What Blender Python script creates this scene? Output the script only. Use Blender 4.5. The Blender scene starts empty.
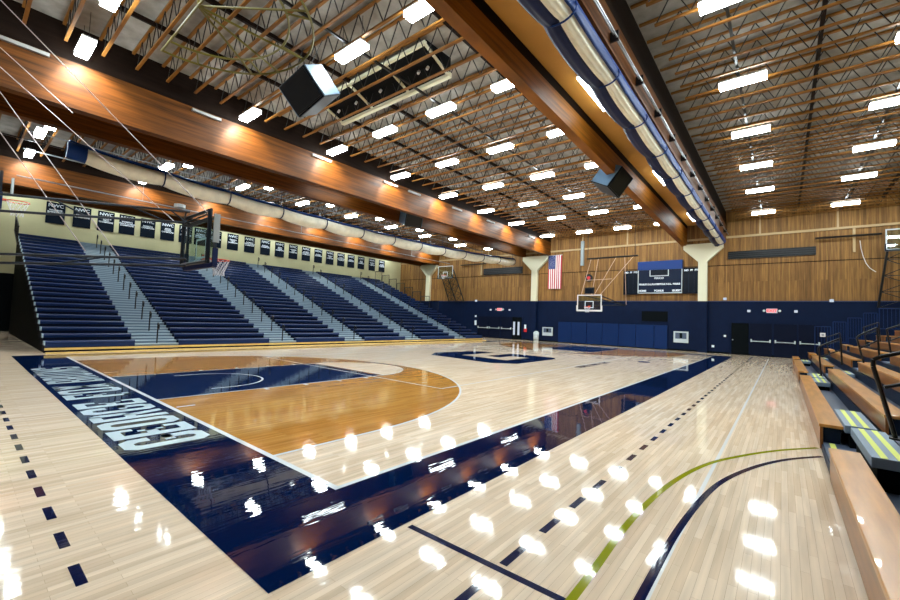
import bpy, math, random
from mathutils import Vector, Matrix
random.seed(7)
COL = bpy.context.scene.collection
PI = math.pi

# ------------------------------------------------------------------ materials
def lin(c):
    return tuple(((v / 255) / 12.92 if v / 255 <= 0.04045 else (((v / 255) + 0.055) / 1.055) ** 2.4) for v in c) + (1.0,)

def mat(name, rgb, rough=0.6, metal=0.0, spec=0.5, noise=0.0, nscale=6.0, stretch=(1, 1, 1), bump=0.0, coat=0.0):
    m = bpy.data.materials.new(name); m.use_nodes = True
    nt = m.node_tree; b = nt.nodes['Principled BSDF']
    b.inputs['Roughness'].default_value = rough
    b.inputs['Metallic'].default_value = metal
    b.inputs['Specular IOR Level'].default_value = spec
    b.inputs['Coat Weight'].default_value = coat
    b.inputs['Base Color'].default_value = lin(rgb)
    if noise > 0 or bump > 0:
        tc = nt.nodes.new('ShaderNodeTexCoord'); mp = nt.nodes.new('ShaderNodeMapping')
        mp.inputs['Scale'].default_value = stretch
        n = nt.nodes.new('ShaderNodeTexNoise'); n.inputs['Scale'].default_value = nscale; n.inputs['Detail'].default_value = 5
        nt.links.new(tc.outputs['Object'], mp.inputs[0]); nt.links.new(mp.outputs[0], n.inputs['Vector'])
        if noise > 0:
            r = nt.nodes.new('ShaderNodeMapRange')
            r.inputs['From Min'].default_value = 0.3; r.inputs['From Max'].default_value = 0.7
            r.inputs['To Min'].default_value = 1 - noise; r.inputs['To Max'].default_value = 1 + noise
            mx = nt.nodes.new('ShaderNodeVectorMath'); mx.operation = 'SCALE'
            mx.inputs[0].default_value = lin(rgb)[:3]
            nt.links.new(n.outputs['Fac'], r.inputs['Value']); nt.links.new(r.outputs[0], mx.inputs['Scale'])
            nt.links.new(mx.outputs[0], b.inputs['Base Color'])
        if bump > 0:
            bp = nt.nodes.new('ShaderNodeBump'); bp.inputs['Strength'].default_value = bump; bp.inputs['Distance'].default_value = 0.02
            nt.links.new(n.outputs['Fac'], bp.inputs['Height']); nt.links.new(bp.outputs[0], b.inputs['Normal'])
    return m

def emis(name, rgb, strength):
    m = bpy.data.materials.new(name); m.use_nodes = True
    nt = m.node_tree; nt.nodes.clear()
    e = nt.nodes.new('ShaderNodeEmission'); o = nt.nodes.new('ShaderNodeOutputMaterial')
    e.inputs[0].default_value = lin(rgb); e.inputs[1].default_value = strength
    nt.links.new(e.outputs[0], o.inputs[0])
    return m

def varnish(nt, b, rough=0.13, spec=0.45):
    rough *= .38
    """waxed court finish: slow ripples across the boards make long soft reflections"""
    tc = nt.nodes.new('ShaderNodeTexCoord')
    n = nt.nodes.new('ShaderNodeTexNoise'); n.inputs['Scale'].default_value = 1.0; n.inputs['Detail'].default_value = 2
    mpv = nt.nodes.new('ShaderNodeMapping'); mpv.inputs['Scale'].default_value = (13, 2.2, 1)
    bp = nt.nodes.new('ShaderNodeBump'); bp.inputs['Strength'].default_value = 0.12; bp.inputs['Distance'].default_value = 0.006
    nt.links.new(tc.outputs['Object'], mpv.inputs[0]); nt.links.new(mpv.outputs[0], n.inputs['Vector']); nt.links.new(n.outputs['Fac'], bp.inputs['Height'])
    nt.links.new(bp.outputs[0], b.inputs['Normal'])
    b.inputs['Roughness'].default_value = rough
    b.inputs['Specular IOR Level'].default_value = spec

def plank_mat(name, c1, c2, c3, rough=0.13, contrast=1.0, length=0.9, width=0.057, axis='y', glossy=True):
    """strip flooring: boards run along axis"""
    m = bpy.data.materials.new(name); m.use_nodes = True
    nt = m.node_tree; b = nt.nodes['Principled BSDF']
    tc = nt.nodes.new('ShaderNodeTexCoord'); sp = nt.nodes.new('ShaderNodeSeparateXYZ'); cb = nt.nodes.new('ShaderNodeCombineXYZ')
    nt.links.new(tc.outputs['Object'], sp.inputs[0])
    a, c = {'y': ('Y', 'X'), 'z': ('Z', 'X'), 'zy': ('Z', 'Y')}[axis]
    nt.links.new(sp.outputs[a], cb.inputs['X']); nt.links.new(sp.outputs[c], cb.inputs['Y'])
    br = nt.nodes.new('ShaderNodeTexBrick')
    br.inputs['Scale'].default_value = 1; br.inputs['Brick Width'].default_value = length; br.inputs['Row Height'].default_value = width
    br.inputs['Mortar Size'].default_value = width * 0.02; br.inputs['Color1'].default_value = lin(c1); br.inputs['Color2'].default_value = lin(c2)
    br.inputs['Mortar'].default_value = lin(c3); br.offset = 0.37; br.inputs['Bias'].default_value = 0.0
    nt.links.new(cb.outputs[0], br.inputs['Vector'])
    mp = nt.nodes.new('ShaderNodeMapping'); mp.inputs['Scale'].default_value = (0.5, 9, 1)
    n = nt.nodes.new('ShaderNodeTexNoise'); n.inputs['Scale'].default_value = 1.6; n.inputs['Detail'].default_value = 5
    nt.links.new(cb.outputs[0], mp.inputs[0]); nt.links.new(mp.outputs[0], n.inputs['Vector'])
    r = nt.nodes.new('ShaderNodeMapRange'); r.inputs['From Min'].default_value = 0.3; r.inputs['From Max'].default_value = 0.7
    r.inputs['To Min'].default_value = 1 - 0.13 * contrast; r.inputs['To Max'].default_value = 1 + 0.13 * contrast
    mx = nt.nodes.new('ShaderNodeVectorMath'); mx.operation = 'SCALE'
    nt.links.new(n.outputs['Fac'], r.inputs['Value']); nt.links.new(br.outputs['Color'], mx.inputs[0]); nt.links.new(r.outputs[0], mx.inputs['Scale'])
    nt.links.new(mx.outputs[0], b.inputs['Base Color'])
    if glossy: varnish(nt, b, rough, .24)
    else:
        b.inputs['Roughness'].default_value = rough
    return m

def glossy_paint(name, rgb, rough=0.1):
    m = mat(name, rgb, rough); varnish(m.node_tree, m.node_tree.nodes['Principled BSDF'], rough); return m

M = {}
M['floor'] = plank_mat('maple_floor', (236, 217, 194), (218, 195, 168), (190, 164, 136), 0.15)
M['stain'] = plank_mat('stained_maple', (190, 138, 68), (172, 118, 52), (140, 94, 44), 0.15, 1.4)
M['paint'] = glossy_paint('navy_court_paint', (0, 21, 60), 0.05)
M['dashpaint'] = glossy_paint('navy_line_paint', (12, 24, 62), 0.15)
M['white'] = glossy_paint('white_court_paint', (226, 232, 238), 0.15)
M['letter'] = glossy_paint('pale_lettering_paint', (205, 226, 238), 0.15)
M['lime'] = glossy_paint('olive_line_paint', (138, 142, 22), 0.15)
M['wallwood'] = plank_mat('wood_wall_slats', (144, 106, 58), (110, 78, 42), (48, 32, 18), 0.6, 2.6, 3.2, 0.11, 'z', False)
M['navywall'] = mat('navy_block_wall', (3, 20, 50), 0.6, noise=0.12, nscale=2)
M['cream'] = mat('cream_painted_wall', (190, 186, 146), 0.7, noise=0.06, nscale=0.7)
M['column'] = mat('cream_column_paint', (214, 212, 186), 0.6)
M['tanpaint'] = mat('tan_painted_ledge', (176, 150, 108), 0.6)
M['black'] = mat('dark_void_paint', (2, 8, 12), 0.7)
M['deck'] = mat('roof_deck_board', (142, 138, 132), 0.9, noise=0.22, nscale=2.4, bump=0.2)
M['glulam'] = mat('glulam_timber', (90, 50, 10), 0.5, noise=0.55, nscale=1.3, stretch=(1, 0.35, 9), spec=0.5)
M['glulamlit'] = mat('golden_lit_glulam', (132, 80, 18), 0.5, noise=0.4, nscale=1.3, stretch=(1, 0.35, 9), spec=.2)  # yellower stain, also brightened to stand in for light bounced off the floor
M['darkwood'] = mat('dark_timber', (26, 17, 12), 0.6, noise=0.3, nscale=2, stretch=(1, .4, 5))
M['chord'] = mat('joist_chord_timber', (120, 78, 28), 0.6, noise=0.2, nscale=3)
M['web'] = mat('joist_steel_tube', (18, 18, 20), 0.5, 0.3)
M['soffit'] = mat('tan_soffit_board', (196, 140, 58), 0.6, noise=0.06, nscale=1)
M['steel'] = mat('dark_navy_steel', (14, 26, 40), 0.4, 0.3)
M['blacksteel'] = mat('black_steel', (12, 14, 18), 0.35, 0.3)
M['galv'] = mat('galvanised_steel', (150, 155, 160), 0.4, 0.6)
M['cable'] = mat('pale_steel_cable', (180, 165, 165), 0.4, 0.3)
M['seat'] = mat('navy_molded_seat', (0, 34, 84), 0.4, spec=0.5)
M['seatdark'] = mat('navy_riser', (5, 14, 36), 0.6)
M['endcap'] = mat('pale_blue_end_cap', (170, 195, 215), 0.5)
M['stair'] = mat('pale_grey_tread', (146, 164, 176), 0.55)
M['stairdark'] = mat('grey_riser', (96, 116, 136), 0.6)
M['kick'] = mat('yellow_maple_board', (206, 176, 104), 0.4, noise=0.1, nscale=3)
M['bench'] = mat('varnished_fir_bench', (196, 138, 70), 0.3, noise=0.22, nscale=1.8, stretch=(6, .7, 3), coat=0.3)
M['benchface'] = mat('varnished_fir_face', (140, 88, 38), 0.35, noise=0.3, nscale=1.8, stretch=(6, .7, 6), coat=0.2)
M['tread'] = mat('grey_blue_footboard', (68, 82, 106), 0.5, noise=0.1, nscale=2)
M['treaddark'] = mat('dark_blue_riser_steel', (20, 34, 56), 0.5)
M['step'] = mat('grey_half_step', (112, 132, 152), 0.5)
M['yellow'] = mat('yellow_grip_tape', (212, 220, 100), 0.6)
M['lightbody'] = mat('white_light_housing', (225, 225, 225), 0.5)
M['lamp'] = emis('fluorescent_lens', (234, 246, 248), 30.0)
M['lampsoft'] = emis('soffit_lens', (234, 246, 248), 8.0)
M['strip'] = mat('dim_strip_fixture', (150, 150, 148), 0.5)
M['mesh'] = mat('cream_curtain_mesh', (232, 228, 212), 0.8, noise=0.1, nscale=3)
M['bluecloth'] = mat('blue_curtain_vinyl', (6, 52, 122), 0.5)
M['navycloth'] = mat('navy_curtain_vinyl', (4, 24, 72), 0.45)
M['olive'] = mat('olive_painted_pipe', (92, 84, 16), 0.5)
M['speaker'] = mat('black_speaker_cabinet', (10, 18, 28), 0.45)
M['sidelit'] = mat('speaker_lit_side', (84, 112, 138), 0.5)  # pale tone stands in for lamplight on the cabinet sides
M['bluepad'] = mat('blue_wall_pad', (6, 36, 84), 0.5)
M['board'] = mat('scoreboard_navy', (10, 24, 48), 0.4)
M['boardblue'] = mat('scoreboard_blue', (8, 48, 110), 0.4)
M['boarddark'] = mat('scoreboard_black', (6, 14, 26), 0.3)
M['txt'] = mat('white_sign_lettering', (225, 235, 245), 0.6)
M['red'] = mat('flag_red', (178, 34, 52), 0.7)
M['flagblue'] = mat('flag_blue', (30, 50, 110), 0.7)
M['flagwhite'] = mat('flag_white', (225, 220, 220), 0.7)
M['orange'] = mat('orange_rim_paint', (225, 70, 30), 0.4)
M['net'] = mat('white_net_cord', (215, 215, 225), 0.7)
M['banner'] = mat('black_navy_banner', (8, 20, 34), 0.7)
M['ducts'] = mat('grey_duct', (140, 148, 150), 0.5, 0.3)
M['exitface'] = emis('exit_sign_red_letters', (255, 60, 50), 1.0)
M['exitbody'] = emis('exit_sign_backlit_face', (205, 212, 225), 0.3)
M['glow'] = emis('small_lit_lamp', (215, 228, 245), .3)
M['grey'] = mat('light_grey_plastic', (190, 200, 205), 0.5)
M['alarm'] = mat('red_alarm_plastic', (200, 30, 40), 0.4)
M['louver'] = mat('dark_louver', (10, 12, 14), 0.6)
for k_, v_ in dict(navywall=.12, black=.08, darkwood=.06, glulam=.2, seat=.35, seatdark=.1, board=.12, boarddark=.1, boardblue=.2, bluepad=.15, banner=.1, navycloth=.25, bluecloth=.25, chord=.2, treaddark=.15, louver=.1, speaker=.2, deck=.1, wallwood=.2).items():
    M[k_].node_tree.nodes['Principled BSDF'].inputs['Specular IOR Level'].default_value = v_
g = bpy.data.materials.new('backboard_glass'); g.use_nodes = True
nt = g.node_tree; nt.nodes.clear()
o_ = nt.nodes.new('ShaderNodeOutputMaterial'); mx_ = nt.nodes.new('ShaderNodeMixShader'); tr_ = nt.nodes.new('ShaderNodeBsdfTransparent'); gl_ = nt.nodes.new('ShaderNodeBsdfGlossy')
tr_.inputs[0].default_value = (.80, .90, .88, 1); gl_.inputs['Roughness'].default_value = 0.03; mx_.inputs[0].default_value = 0.12
nt.links.new(tr_.outputs[0], mx_.inputs[1]); nt.links.new(gl_.outputs[0], mx_.inputs[2]); nt.links.new(mx_.outputs[0], o_.inputs[0])
M['glass'] = g

# ------------------------------------------------------------------ mesh builder
class MB:
    def __init__(s): s.v = []; s.f = []; s.m = []; s.cur = 0
    def quad(s, *p):
        n = len(s.v); s.v += [tuple(q) for q in p]; s.f.append(tuple(range(n, n + len(p)))); s.m.append(s.cur); return s
    def box(s, x0, x1, y0, y1, z0, z1):
        return s.hexa([(x0, y0, z0), (x1, y0, z0), (x1, y1, z0), (x0, y1, z0), (x0, y0, z1), (x1, y0, z1), (x1, y1, z1), (x0, y1, z1)])
    def hexa(s, p):
        n = len(s.v); s.v += [tuple(q) for q in p]
        for f in ((0, 3, 2, 1), (4, 5, 6, 7), (0, 1, 5, 4), (1, 2, 6, 5), (2, 3, 7, 6), (3, 0, 4, 7)):
            s.f.append(tuple(n + i for i in f)); s.m.append(s.cur)
        return s
    def obox(s, c, ax, ay, az, hx, hy, hz):
        c = Vector(c); ax, ay, az = Vector(ax), Vector(ay), Vector(az)
        return s.hexa([c + ax * hx * i + ay * hy * j + az * hz * k for k in (-1, 1) for i, j in ((-1, -1), (1, -1), (1, 1), (-1, 1))])
    def tube(s, a, b, r, n=6, r2=None):
        a, b = Vector(a), Vector(b); d = b - a
        if d.length < 1e-6: return s
        d.normalize(); u = d.orthogonal().normalized(); w = d.cross(u); r2 = r if r2 is None else r2
        k = len(s.v)
        for p, rr in ((a, r), (b, r2)):
            for i in range(n):
                t = 2 * PI * i / n; s.v.append(tuple(p + (u * math.cos(t) + w * math.sin(t)) * rr))
        for i in range(n):
            j = (i + 1) % n; s.f.append((k + i, k + j, k + n + j, k + n + i)); s.m.append(s.cur)
        s.f.append(tuple(k + i for i in reversed(range(n)))); s.m.append(s.cur)
        s.f.append(tuple(k + n + i for i in range(n))); s.m.append(s.cur)
        return s
    def path(s, pts, r, n=6):
        for a, b in zip(pts[:-1], pts[1:]): s.tube(a, b, r, n)
        return s
    def poly(s, pts, z): return s.quad(*[(x, y, z) for x, y in pts])
    def prism(s, pts, fn, t0, t1):
        """polygon pts (2d) extruded: fn(a,b,t) -> 3d"""
        n = len(pts); k = len(s.v)
        s.v += [tuple(fn(a, b, t0)) for a, b in pts] + [tuple(fn(a, b, t1)) for a, b in pts]
        s.f.append(tuple(k + i for i in range(n))); s.m.append(s.cur)
        s.f.append(tuple(k + n + i for i in reversed(range(n)))); s.m.append(s.cur)
        for i in range(n):
            j = (i + 1) % n; s.f.append((k + i, k + n + i, k + n + j, k + j)); s.m.append(s.cur)
        return s
    def build(s, name, mats, parent=None, smooth=False, bevel=0):
        me = bpy.data.meshes.new(name); me.from_pydata(s.v, [], s.f); me.update()
        if not isinstance(mats, (list, tuple)): mats = [mats]
        for m in mats: me.materials.append(m)
        if len(mats) > 1: me.polygons.foreach_set('material_index', s.m)
        if smooth: me.polygons.foreach_set('use_smooth', [True] * len(me.polygons))
        ob = bpy.data.objects.new(name, me); COL.objects.link(ob)
        if parent is not None: attach(ob, parent)
        if bevel:
            md = ob.modifiers.new('edge', 'BEVEL'); md.width = bevel; md.segments = 2; md.limit_method = 'ANGLE'
        return ob

ROOT_M = {}
def world_of(o):
    m = ROOT_M.get(o.name)
    return m if m is not None else Matrix()
def attach(o, parent):
    o.parent = parent
    o.matrix_parent_inverse = world_of(parent).inverted()
def tag(o, label=None, cat=None, group=None, kind=None):
    if label: o['label'] = label
    if cat: o['category'] = cat
    if group: o['group'] = group
    if kind: o['kind'] = kind
    return o
def empty(name, loc, label=None, cat=None, group=None, kind=None):
    o = bpy.data.objects.new(name, None); COL.objects.link(o); o.location = loc; o.empty_display_size = .2
    ROOT_M[o.name] = Matrix.Translation(Vector(loc))
    return tag(o, label, cat, group, kind)
KIDS = {}
def copy_tree(o, delta=None, parent=None):
    c = o.copy(); COL.objects.link(c)
    if parent is not None:
        c.parent = parent; c.matrix_parent_inverse = o.matrix_parent_inverse.copy()
    elif delta is not None:
        c.location = o.location + Vector(delta)
    for ch in list(o.children): copy_tree(ch, None, c)
    return c
def structure(name, mb, m, parent=None, label=None):
    o = mb.build(name, m, parent)
    if parent is None: o['kind'] = 'structure'
    if label: o['label'] = label
    return o
ORD = ['', 'first', 'second', 'third', 'fourth', 'fifth', 'sixth', 'seventh', 'eighth', 'ninth', 'tenth', 'eleventh', 'twelfth', 'thirteenth', 'fourteenth', 'fifteenth',
       'sixteenth', 'seventeenth', 'eighteenth', 'nineteenth', 'twentieth']
def ordw(n):
    if n <= 20: return ORD[n]
    t = {2: 'twenty', 3: 'thirty', 4: 'forty', 5: 'fifty'}[n // 10]
    if n % 10 == 0: return {20: 'twentieth', 30: 'thirtieth', 40: 'fortieth', 50: 'fiftieth'}[n]
    return t + '-' + ORD[n % 10]

def text(name, body, size, loc, right, up, m, parent, bold=0.0, wscale=1.0, align='CENTER'):
    cu = bpy.data.curves.new(name, 'FONT'); cu.body = body; cu.size = size; cu.align_x = align; cu.align_y = 'CENTER'
    cu.offset = bold; cu.space_line = 0.9
    tmp = bpy.data.objects.new('tmp', cu); COL.objects.link(tmp)
    dg = bpy.context.evaluated_depsgraph_get(); me = bpy.data.meshes.new_from_object(tmp.evaluated_get(dg))
    bpy.data.objects.remove(tmp); bpy.data.curves.remove(cu)
    R, U = Vector(right).normalized(), Vector(up).normalized(); N = R.cross(U); L = Vector(loc)
    for v in me.vertices:
        x, y, z = v.co; v.co = L + R * x * wscale + U * y + N * z
    me.name = name; me.materials.clear(); me.materials.append(m)
    o = bpy.data.objects.new(name, me); COL.objects.link(o)
    if parent is not None: attach(o, parent)
    return o

# ------------------------------------------------------------------ dimensions (metres). Origin: near right court corner; y along the court
W, LEN, CX = 15.24, 28.65, -7.62
XL, XR, YN, YF = -33.8, 13.4, -9.0, 33.0
DECK = 10.40

# ------------------------------------------------------------------ floor and its markings
fl = MB().box(XL - .2, XR + .2, YN - .2, YF + .2, -0.2, 0.0).build('floor', M['floor']); fl['kind'] = 'structure'
def arc(cx, cy, r, a0, a1, n=64): return [(cx + r * math.cos(a0 + (a1 - a0) * i / n), cy + r * math.sin(a0 + (a1 - a0) * i / n)) for i in range(n + 1)]
def band(mb, pts, w, z):
    """ribbon of width w along a 2-d polyline"""
    k = len(pts)
    L_, R_ = [], []
    for i, p in enumerate(pts):
        a = Vector(pts[max(i - 1, 0)]); b = Vector(pts[min(i + 1, k - 1)]); d = (b - a).normalized(); nn = Vector((-d.y, d.x)) * w / 2
        L_.append(Vector(p) + nn); R_.append(Vector(p) - nn)
    for i in range(k - 1): mb.quad((*R_[i], z), (*R_[i + 1], z), (*L_[i + 1], z), (*L_[i], z))
def rect(mb, x0, x1, y0, y1, z): mb.quad((x0, y0, z), (x1, y0, z), (x1, y1, z), (x0, y1, z))
Z1, Z2, Z3, Z4, Z5 = .0012, .0024, .0036, .0048, .006
def mir(pts, far): return [(x, LEN - y) for x, y in pts][::-1] if far else pts
for far in (False, True):
    st = MB(); A = [(CX + 6.32, 0.0)] + arc(CX, 1.6, 6.32, 0, PI) + [(CX - 6.32, 0.0)]
    st.poly(mir(A, far), Z1); structure('three_point_area', st, M['stain'], fl)
    ci = MB(); ci.poly(mir(arc(CX, 5.79, 1.80, 0, PI), far), Z2); structure('free_throw_circle', ci, M['floor'], fl)
    ky = MB(); ky.poly(mir([(CX + 1.83, 0), (CX + 1.83, 5.62), (CX - 1.83, 5.62), (CX - 1.83, 0)], far), Z2)
    structure('lane_paint', ky, M['paint'], fl)
    ln = MB()
    band(ln, mir(A, far), .05, Z4)
    band(ln, mir([(CX + 1.83, 0), (CX + 1.83, 5.79), (CX - 1.83, 5.79), (CX - 1.83, 0)][0:2], far), .05, Z4)
    band(ln, mir([(CX - 1.83, 5.79), (CX - 1.83, 0)], far), .05, Z4)
    band(ln, mir([(CX + 1.83, 5.79), (CX - 1.83, 5.79)], far), .05, Z4)
    band(ln, mir(arc(CX, 5.79, 1.83, 0, PI), far), .05, Z4)
    band(ln, mir([(CX + 1.22, 1.2)] + arc(CX, 1.6, 1.22, 0, PI) + [(CX - 1.22, 1.2)], far), .05, Z4)
    for y in (2.1, 3.1, 4.1, 5.0):
        for sgn in (1, -1):
            x = CX + sgn * 1.83
            q = [(x, y), (x + sgn * .2, y)]
            band(ln, mir(q, far), .08, Z4)
    for sgn in (1, -1): band(ln, mir([(CX + sgn * 2.75, 0.05), (CX + sgn * 2.75, .35)], far), .05, Z4)
    structure('key_lines', ln, M['white'], fl)
bd = MB()
rect(bd, -W - 1.05, 1.05, -1.25, 0, Z2); rect(bd, -W - 1.05, 1.05, LEN, LEN + 1.15, Z2)
rect(bd, 0, 1.05, 0, LEN, Z2); rect(bd, -W - 1.05, -W, 0, LEN, Z2)
structure('court_border', bd, M['paint'], fl)
bl = MB(); t = .06
rect(bl, -W - t, t, -t, .01, Z3); rect(bl, -W - t, t, LEN, LEN + t, Z3); rect(bl, 0, t, 0, LEN, Z3); rect(bl, -W - t, -W, 0, LEN, Z3)
structure('boundary_line', bl, M['white'], fl)
vb = MB()
for x in (-3.12, -12.12): band(vb, [(x, 5.325), (x, 23.325)], .05, Z4)
for y in (5.325, 23.325): band(vb, [(-12.12, y), (-3.12, y)], .05, Z4)
band(vb, [(-12.12, 14.32), (-3.12, 14.32)], .03, Z4)
band(vb, [(2.86, -2), (2.86, 30)], .04, Z1)
structure('volleyball_lines', vb, mat('thin_pale_line', (228, 230, 232), .15), fl)
dm = MB()
y = .02
rect(dm, 1.945, 2.01, -.6, -.27, Z1)
while y < 25.5:
    rect(dm, 1.945, 2.01, y, y + .30, Z1); y += .62
band(dm, [(1.98, 25.6), (1.98, 32.8)], .06, Z1)
x = .12
while x > -17:
    rect(dm, x - .30, x, -2.015, -1.955, Z1); x -= .61
band(dm, [(1.1, -.05), (4.0, -.03)], .06, Z1)
structure('dashed_line', dm, M['dashpaint'], fl)
def smooth_curve(P, n=10):
    out = []
    for i in range(len(P) - 1):
        p0 = Vector(P[max(i - 1, 0)]); p1 = Vector(P[i]); p2 = Vector(P[i + 1]); p3 = Vector(P[min(i + 2, len(P) - 1)])
        for k in range(n):
            t = k / n
            out.append(tuple(.5 * ((2 * p1) + (-p0 + p2) * t + (2 * p0 - 5 * p1 + 4 * p2 - p3) * t * t + (-p0 + 3 * p1 - 3 * p2 + p3) * t ** 3)))
    out.append(tuple(P[-1])); return out
gm = MB(); band(gm, smooth_curve([(2.50, -3), (2.50, 0), (2.48, 1.4), (2.57, 2.65), (2.78, 3.7), (3.1, 4.5), (3.5, 5.25), (3.96, 5.9)]), .06, Z2)
structure('side_court_arc', gm, M['lime'], fl)
nm = MB(); band(nm, smooth_curve([(2.83, -3), (2.83, .3), (2.84, 1.5), (2.92, 2.6), (3.05, 3.35), (3.3, 4.15), (3.6, 4.8), (3.98, 5.36)]), .06, Z2)
structure('side_court_arc', nm, M['dashpaint'], fl)
# block lettering on the near baseline; reads from the court, tops outward
GL = {
 'E': [[(0, 0), (.2, 0), (.2, 1), (0, 1)], [(.2, .85), (.6, .85), (.6, 1), (.2, 1)], [(.2, 0), (.6, 0), (.6, .15), (.2, .15)], [(.2, .43), (.44, .43), (.44, .57), (.2, .57)], [(.46, .7), (.6, .7), (.6, .85), (.46, .85)], [(.46, .15), (.6, .15), (.6, .3), (.46, .3)], [(.36, .34), (.44, .34), (.44, .66), (.36, .66)]],
 'O': [[(0, .12), (.2, .2), (.2, .8), (0, .88)], [(.4, .2), (.6, .12), (.6, .88), (.4, .8)], [(0, .88), (.2, .8), (.25, .86), (.35, .86), (.4, .8), (.6, .88), (.48, 1), (.12, 1)][:4] + [(.35, .86), (.48, 1), (.12, 1)], [(.4, .8), (.6, .88), (.48, 1), (.35, .86)], [(0, .12), (.12, 0), (.48, 0), (.35, .14), (.25, .14), (.2, .2)], [(.35, .14), (.48, 0), (.6, .12), (.4, .2)]],
 'R': [[(0, 0), (.2, 0), (.2, 1), (0, 1)], [(.2, .85), (.48, .85), (.48, 1), (.2, 1)], [(.2, .42), (.48, .42), (.48, .56), (.2, .56)], [(.4, .42), (.6, .52), (.6, .9), (.48, 1), (.4, 1)], [(.28, .42), (.48, .42), (.62, 0), (.42, 0)]],
 'X': [[(0, 0), (.2, 0), (.6, 1), (.4, 1)], [(.4, 0), (.6, 0), (.2, 1), (0, 1)], [(0, 0), (.26, 0), (.26, .1), (0, .1)], [(.34, 0), (.6, 0), (.6, .1), (.34, .1)], [(0, .9), (.26, .9), (.26, 1), (0, 1)], [(.34, .9), (.6, .9), (.6, 1), (.34, 1)]],
 'U': [[(0, .12), (.2, .2), (.2, 1), (0, 1)], [(.4, .2), (.6, .12), (.6, 1), (.4, 1)], [(0, .12), (.12, 0), (.48, 0), (.35, .14), (.25, .14), (.2, .2)], [(.35, .14), (.48, 0), (.6, .12), (.4, .2)]],
 'I': [[(.1, 0), (.3, 0), (.3, 1), (.1, 1)], [(0, 0), (.4, 0), (.4, .12), (0, .12)], [(0, .88), (.4, .88), (.4, 1), (0, 1)]],
 'N': [[(0, 0), (.18, 0), (.18, 1), (0, 1)], [(.42, 0), (.6, 0), (.6, 1), (.42, 1)], [(0, 1), (.4, 0), (.6, 0), (.2, 1)]],
 'S': [[(0, .12), (.12, 0), (.48, 0), (.6, .12), (.6, .16), (0, .16)], [(.4, .1), (.6, .12), (.6, .46), (.4, .5)], [(.08, .43), (.52, .43), (.52, .57), (.08, .57)], [(0, .54), (.2, .5), (.2, .9), (0, .88)], [(0, .84), (.6, .84), (.6, .88), (.48, 1), (.12, 1), (0, .88)], [(.4, .7), (.6, .7), (.6, .86), (.4, .86)], [(0, .14), (.2, .14), (.2, .3), (0, .3)]],
}
GL['F'] = [p for i, p in enumerate(GL['E']) if i not in (2, 5)] + [[(0, 0), (.34, 0), (.34, .12), (0, .12)]]
GL['B'] = [[(0, 0), (.2, 0), (.2, 1), (0, 1)], [(.2, .85), (.48, .85), (.48, 1), (.2, 1)], [(.2, .43), (.5, .43), (.5, .57), (.2, .57)], [(.2, 0), (.48, 0), (.48, .15), (.2, .15)], [(.4, .53), (.6, .57), (.6, .9), (.48, 1), (.4, 1)], [(.4, 0), (.48, 0), (.6, .1), (.6, .45), (.4, .47)]]
GL['G'] = GL['O'][:1] + GL['O'][2:] + [[(.4, .66), (.6, .66), (.6, .88), (.4, .8)], [(.4, .2), (.6, .12), (.6, .5), (.4, .5)], [(.3, .38), (.6, .38), (.6, .5), (.3, .5)]]
def glyph(mb, ch, fn, z):
    for p in GL[ch]:
        q = [fn(a, b) for a, b in p]
        ar = sum(q[i][0] * q[(i + 1) % len(q)][1] - q[(i + 1) % len(q)][0] * q[i][1] for i in range(len(q)))
        if ar < 0: q = q[::-1]
        mb.poly(q, z)
lt = MB(); cur = -2.62
for wd, wl in (('GEORGE', .52), ('FOX', .55), ('BRUINS', .50)):
    for ch in wd:
        s_ = wl / .6
        glyph(lt, ch, lambda a, b, c=cur, s=s_: (c - a * s, -.19 - .97 * b), Z4)
        cur -= (wl * (.68 if ch == 'I' else 1)) + .085
    cur -= .42 if wd == 'GEORGE' else .38
structure('baseline_lettering', lt, M['letter'], fl)
cg = MB(); G_ = [(-9.7, 12.3), (-5.9, 11.75), (-5.05, 12.5), (-5.05, 16.2), (-5.45, 16.9), (-7.9, 16.9), (-7.9, 14.4), (-7.1, 14.4), (-7.1, 15.5), (-6.1, 15.5), (-6.1, 13.35), (-8.85, 13.6), (-8.9, 16.9), (-10.1, 16.2), (-10.4, 13.4)]
cg.poly(G_, Z4)
structure('center_court_letter', cg, M['paint'], fl)
text('court_lettering', 'STOFFER  FAMILY  COURT', .44, (-2.85, 15.35, Z5), (0, 1, 0), (-1, 0, 0), M['paint'], fl, .012, .72)
dt = MB(); dt.poly([(-1.78 + .28 * math.cos(a), 19.25 + .42 * math.sin(a)) for a in [2 * PI * i / 24 for i in range(24)]], Z4)
structure('sideline_emblem', dt, M['dashpaint'], fl)

# ------------------------------------------------------------------ walls
structure('wall_far', MB().box(XL, XR, YF, YF + .3, 3.8, DECK + .3), M['wallwood'])
wn = MB().box(XL, XR, YF - .02, YF + .3, 0, 3.8); structure('wall_far', wn, M['navywall'])
structure('wall_left', MB().box(XL - .3, XL, YN, YF, 3.6, DECK + .3), M['cream'])
structure('wall_left', MB().box(XL - .3, XL + .02, YN, YF, 0, 3.6), M['black'])
structure('wall_right', MB().box(XR, XR + .3, YN, YF, 0, DECK + .3), M['cream'])
structure('wall_near', MB().box(XL, XR, YN - .3, YN, 0, 3.9), M['navywall'])
structure('wall_near', MB().box(XL, XR, YN - .3, YN, 3.9, DECK + .3), M['wallwood'])
structure('ceiling', MB().box(XL - .3, XR + .3, YN - .3, YF + .3, DECK, DECK + .2), M['deck'])
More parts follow.
